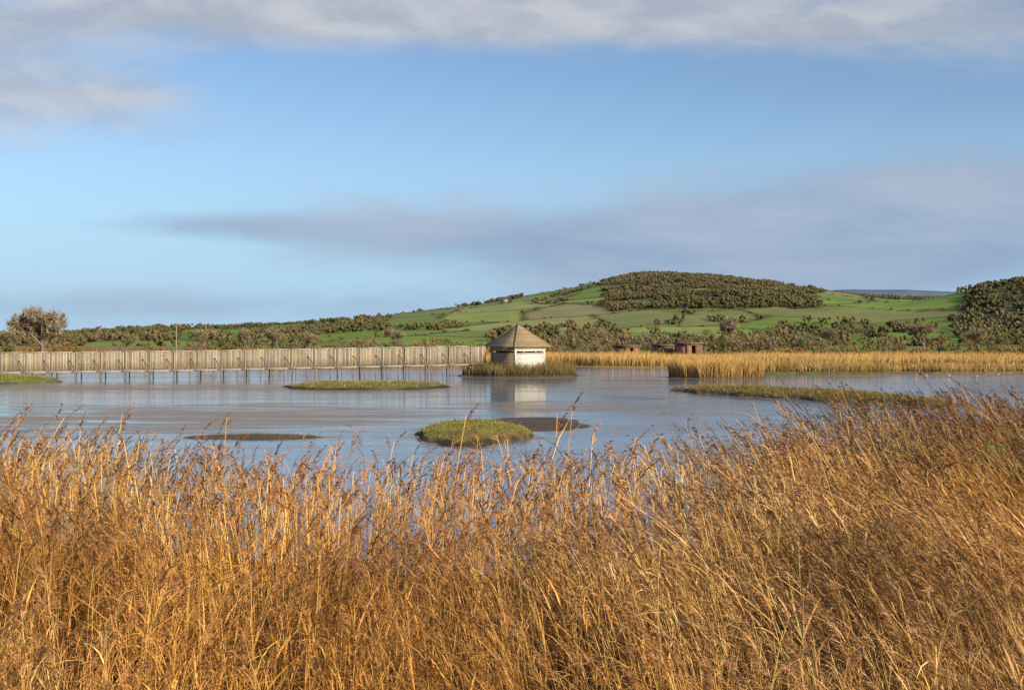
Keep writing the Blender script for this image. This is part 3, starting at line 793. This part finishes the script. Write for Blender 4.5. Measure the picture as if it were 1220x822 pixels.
def noise(sx, sy, scale, det=6, off=0, rough=.55):
    mp = N.new('ShaderNodeMapping'); mp.inputs['Scale'].default_value = (sx, sy, 1); mp.inputs['Location'].default_value = (off, off * .7, 0)
    L.new(cb.outputs[0], mp.inputs['Vector'])
    nz = N.new('ShaderNodeTexNoise'); nz.inputs['Scale'].default_value = scale; nz.inputs['Detail'].default_value = det; nz.inputs['Roughness'].default_value = rough
    nz.inputs['Distortion'].default_value = .3
    L.new(mp.outputs[0], nz.inputs['Vector']); return nz.outputs['Fac']
nA = noise(1, 4.0, 4, 7, 3); nB = noise(1, 2.6, 10, 6, 8)
def ell(px, py, rx, ry, amp, tilt=0.0):
    cu, cv = (px - 610) / F, (HY - py) / F
    du = MA('SUBTRACT', U, cu); dv = MA('SUBTRACT', Vv, cv)
    if tilt: dv = MA('SUBTRACT', dv, MA('MULTIPLY', du, tilt))
    a = MA('POWER', MA('ABSOLUTE', MA('MULTIPLY', du, F / rx)), 2.0); b = MA('POWER', MA('ABSOLUTE', MA('MULTIPLY', dv, F / ry)), 2.0)
    return MA('MULTIPLY', MA('EXPONENT', MA('MULTIPLY', MA('ADD', a, b), -1.0)), amp)
def total(lst):
    t = lst[0]
    for q in lst[1:]: t = MA('ADD', t, q)
    return t
nn = MA('ADD', MA('MULTIPLY', MA('SUBTRACT', nA, .5), 1.5), MA('MULTIPLY', MA('SUBTRACT', nB, .5), .35))
def smooth(v, a, b, to=1.0):
    m = N.new('ShaderNodeMapRange'); m.interpolation_type = 'SMOOTHSTEP'
    m.inputs['From Min'].default_value = a; m.inputs['From Max'].default_value = b; m.inputs['To Max'].default_value = to
    L.new(v, m.inputs['Value']); return m.outputs['Result']
hi = total([ell(450, 10, 330, 58, .85), ell(1000, 22, 420, 46, 1.0), ell(40, 116, 165, 62, 1.05), ell(100, 15, 300, 36, .7), ell(400, -150, 1500, 110, .9)])
m_hi = smooth(MA('ADD', hi, nn), .1, 1.12, .92)
lo = total([ell(1100, 266, 370, 76, 1.3, .08), ell(650, 285, 420, 34, .75), ell(250, 268, 180, 16, .5), ell(900, 325, 300, 34, .5), ell(200, 365, 500, 22, .5)])
m_lo = smooth(MA('ADD', lo, MA('MULTIPLY', nn, 1.0)), .1, .92, .9)
def rgb(c, s=1):
    q = N.new('ShaderNodeCombineXYZ')
    for i in range(3): q.inputs[i].default_value = c[i] * s / STR
    return q.outputs[0]
tint = N.new('ShaderNodeVectorMath'); tint.operation = 'MULTIPLY'; L.new(sky.outputs[0], tint.inputs[0]); tint.inputs[1].default_value = (1.14, 1.22, 1.34)
def mixc(f, a, b):
    m = N.new('ShaderNodeMix'); m.data_type = 'RGBA'; m.clamp_factor = True
    L.new(f, m.inputs[0]); L.new(a, m.inputs[6]); L.new(b, m.inputs[7]); return m.outputs[2]
base = mixc(smooth(Vv, .24, 0.0, .88), tint.outputs[0], rgb((.34, .57, .82)))
c_hi = mixc(smooth(nB, .35, .65), rgb((.42, .46, .54)), rgb((.58, .60, .64)))
c_lo = mixc(smooth(nA, .35, .7), rgb((.29, .39, .56)), rgb((.40, .48, .62)))
cc = mixc(m_lo, base, c_lo); cc = mixc(m_hi, cc, c_hi)
L.new(cc, bg.inputs['Color'])

sd = bpy.data.lights.new('sun', 'SUN'); sd.energy = 5.0; sd.angle = math.radians(.6); sd.color = (1.0, .87, .64)
so = bpy.data.objects.new('sun', sd); scene.collection.objects.link(so); so.rotation_euler = SUN.to_track_quat('Z', 'Y').to_euler()
so.location = (30, -30, 40)
cd = bpy.data.cameras.new('camera'); cd.sensor_width = 36; cd.lens = 36 * F / 1220; cd.clip_end = 20000; cd.clip_start = .1
co = bpy.data.objects.new('camera', cd); scene.collection.objects.link(co)
co.location = (0, 0, CAMZ); co.rotation_euler = (math.radians(90) - math.atan(9 / F), 0, 0)
scene.camera = co
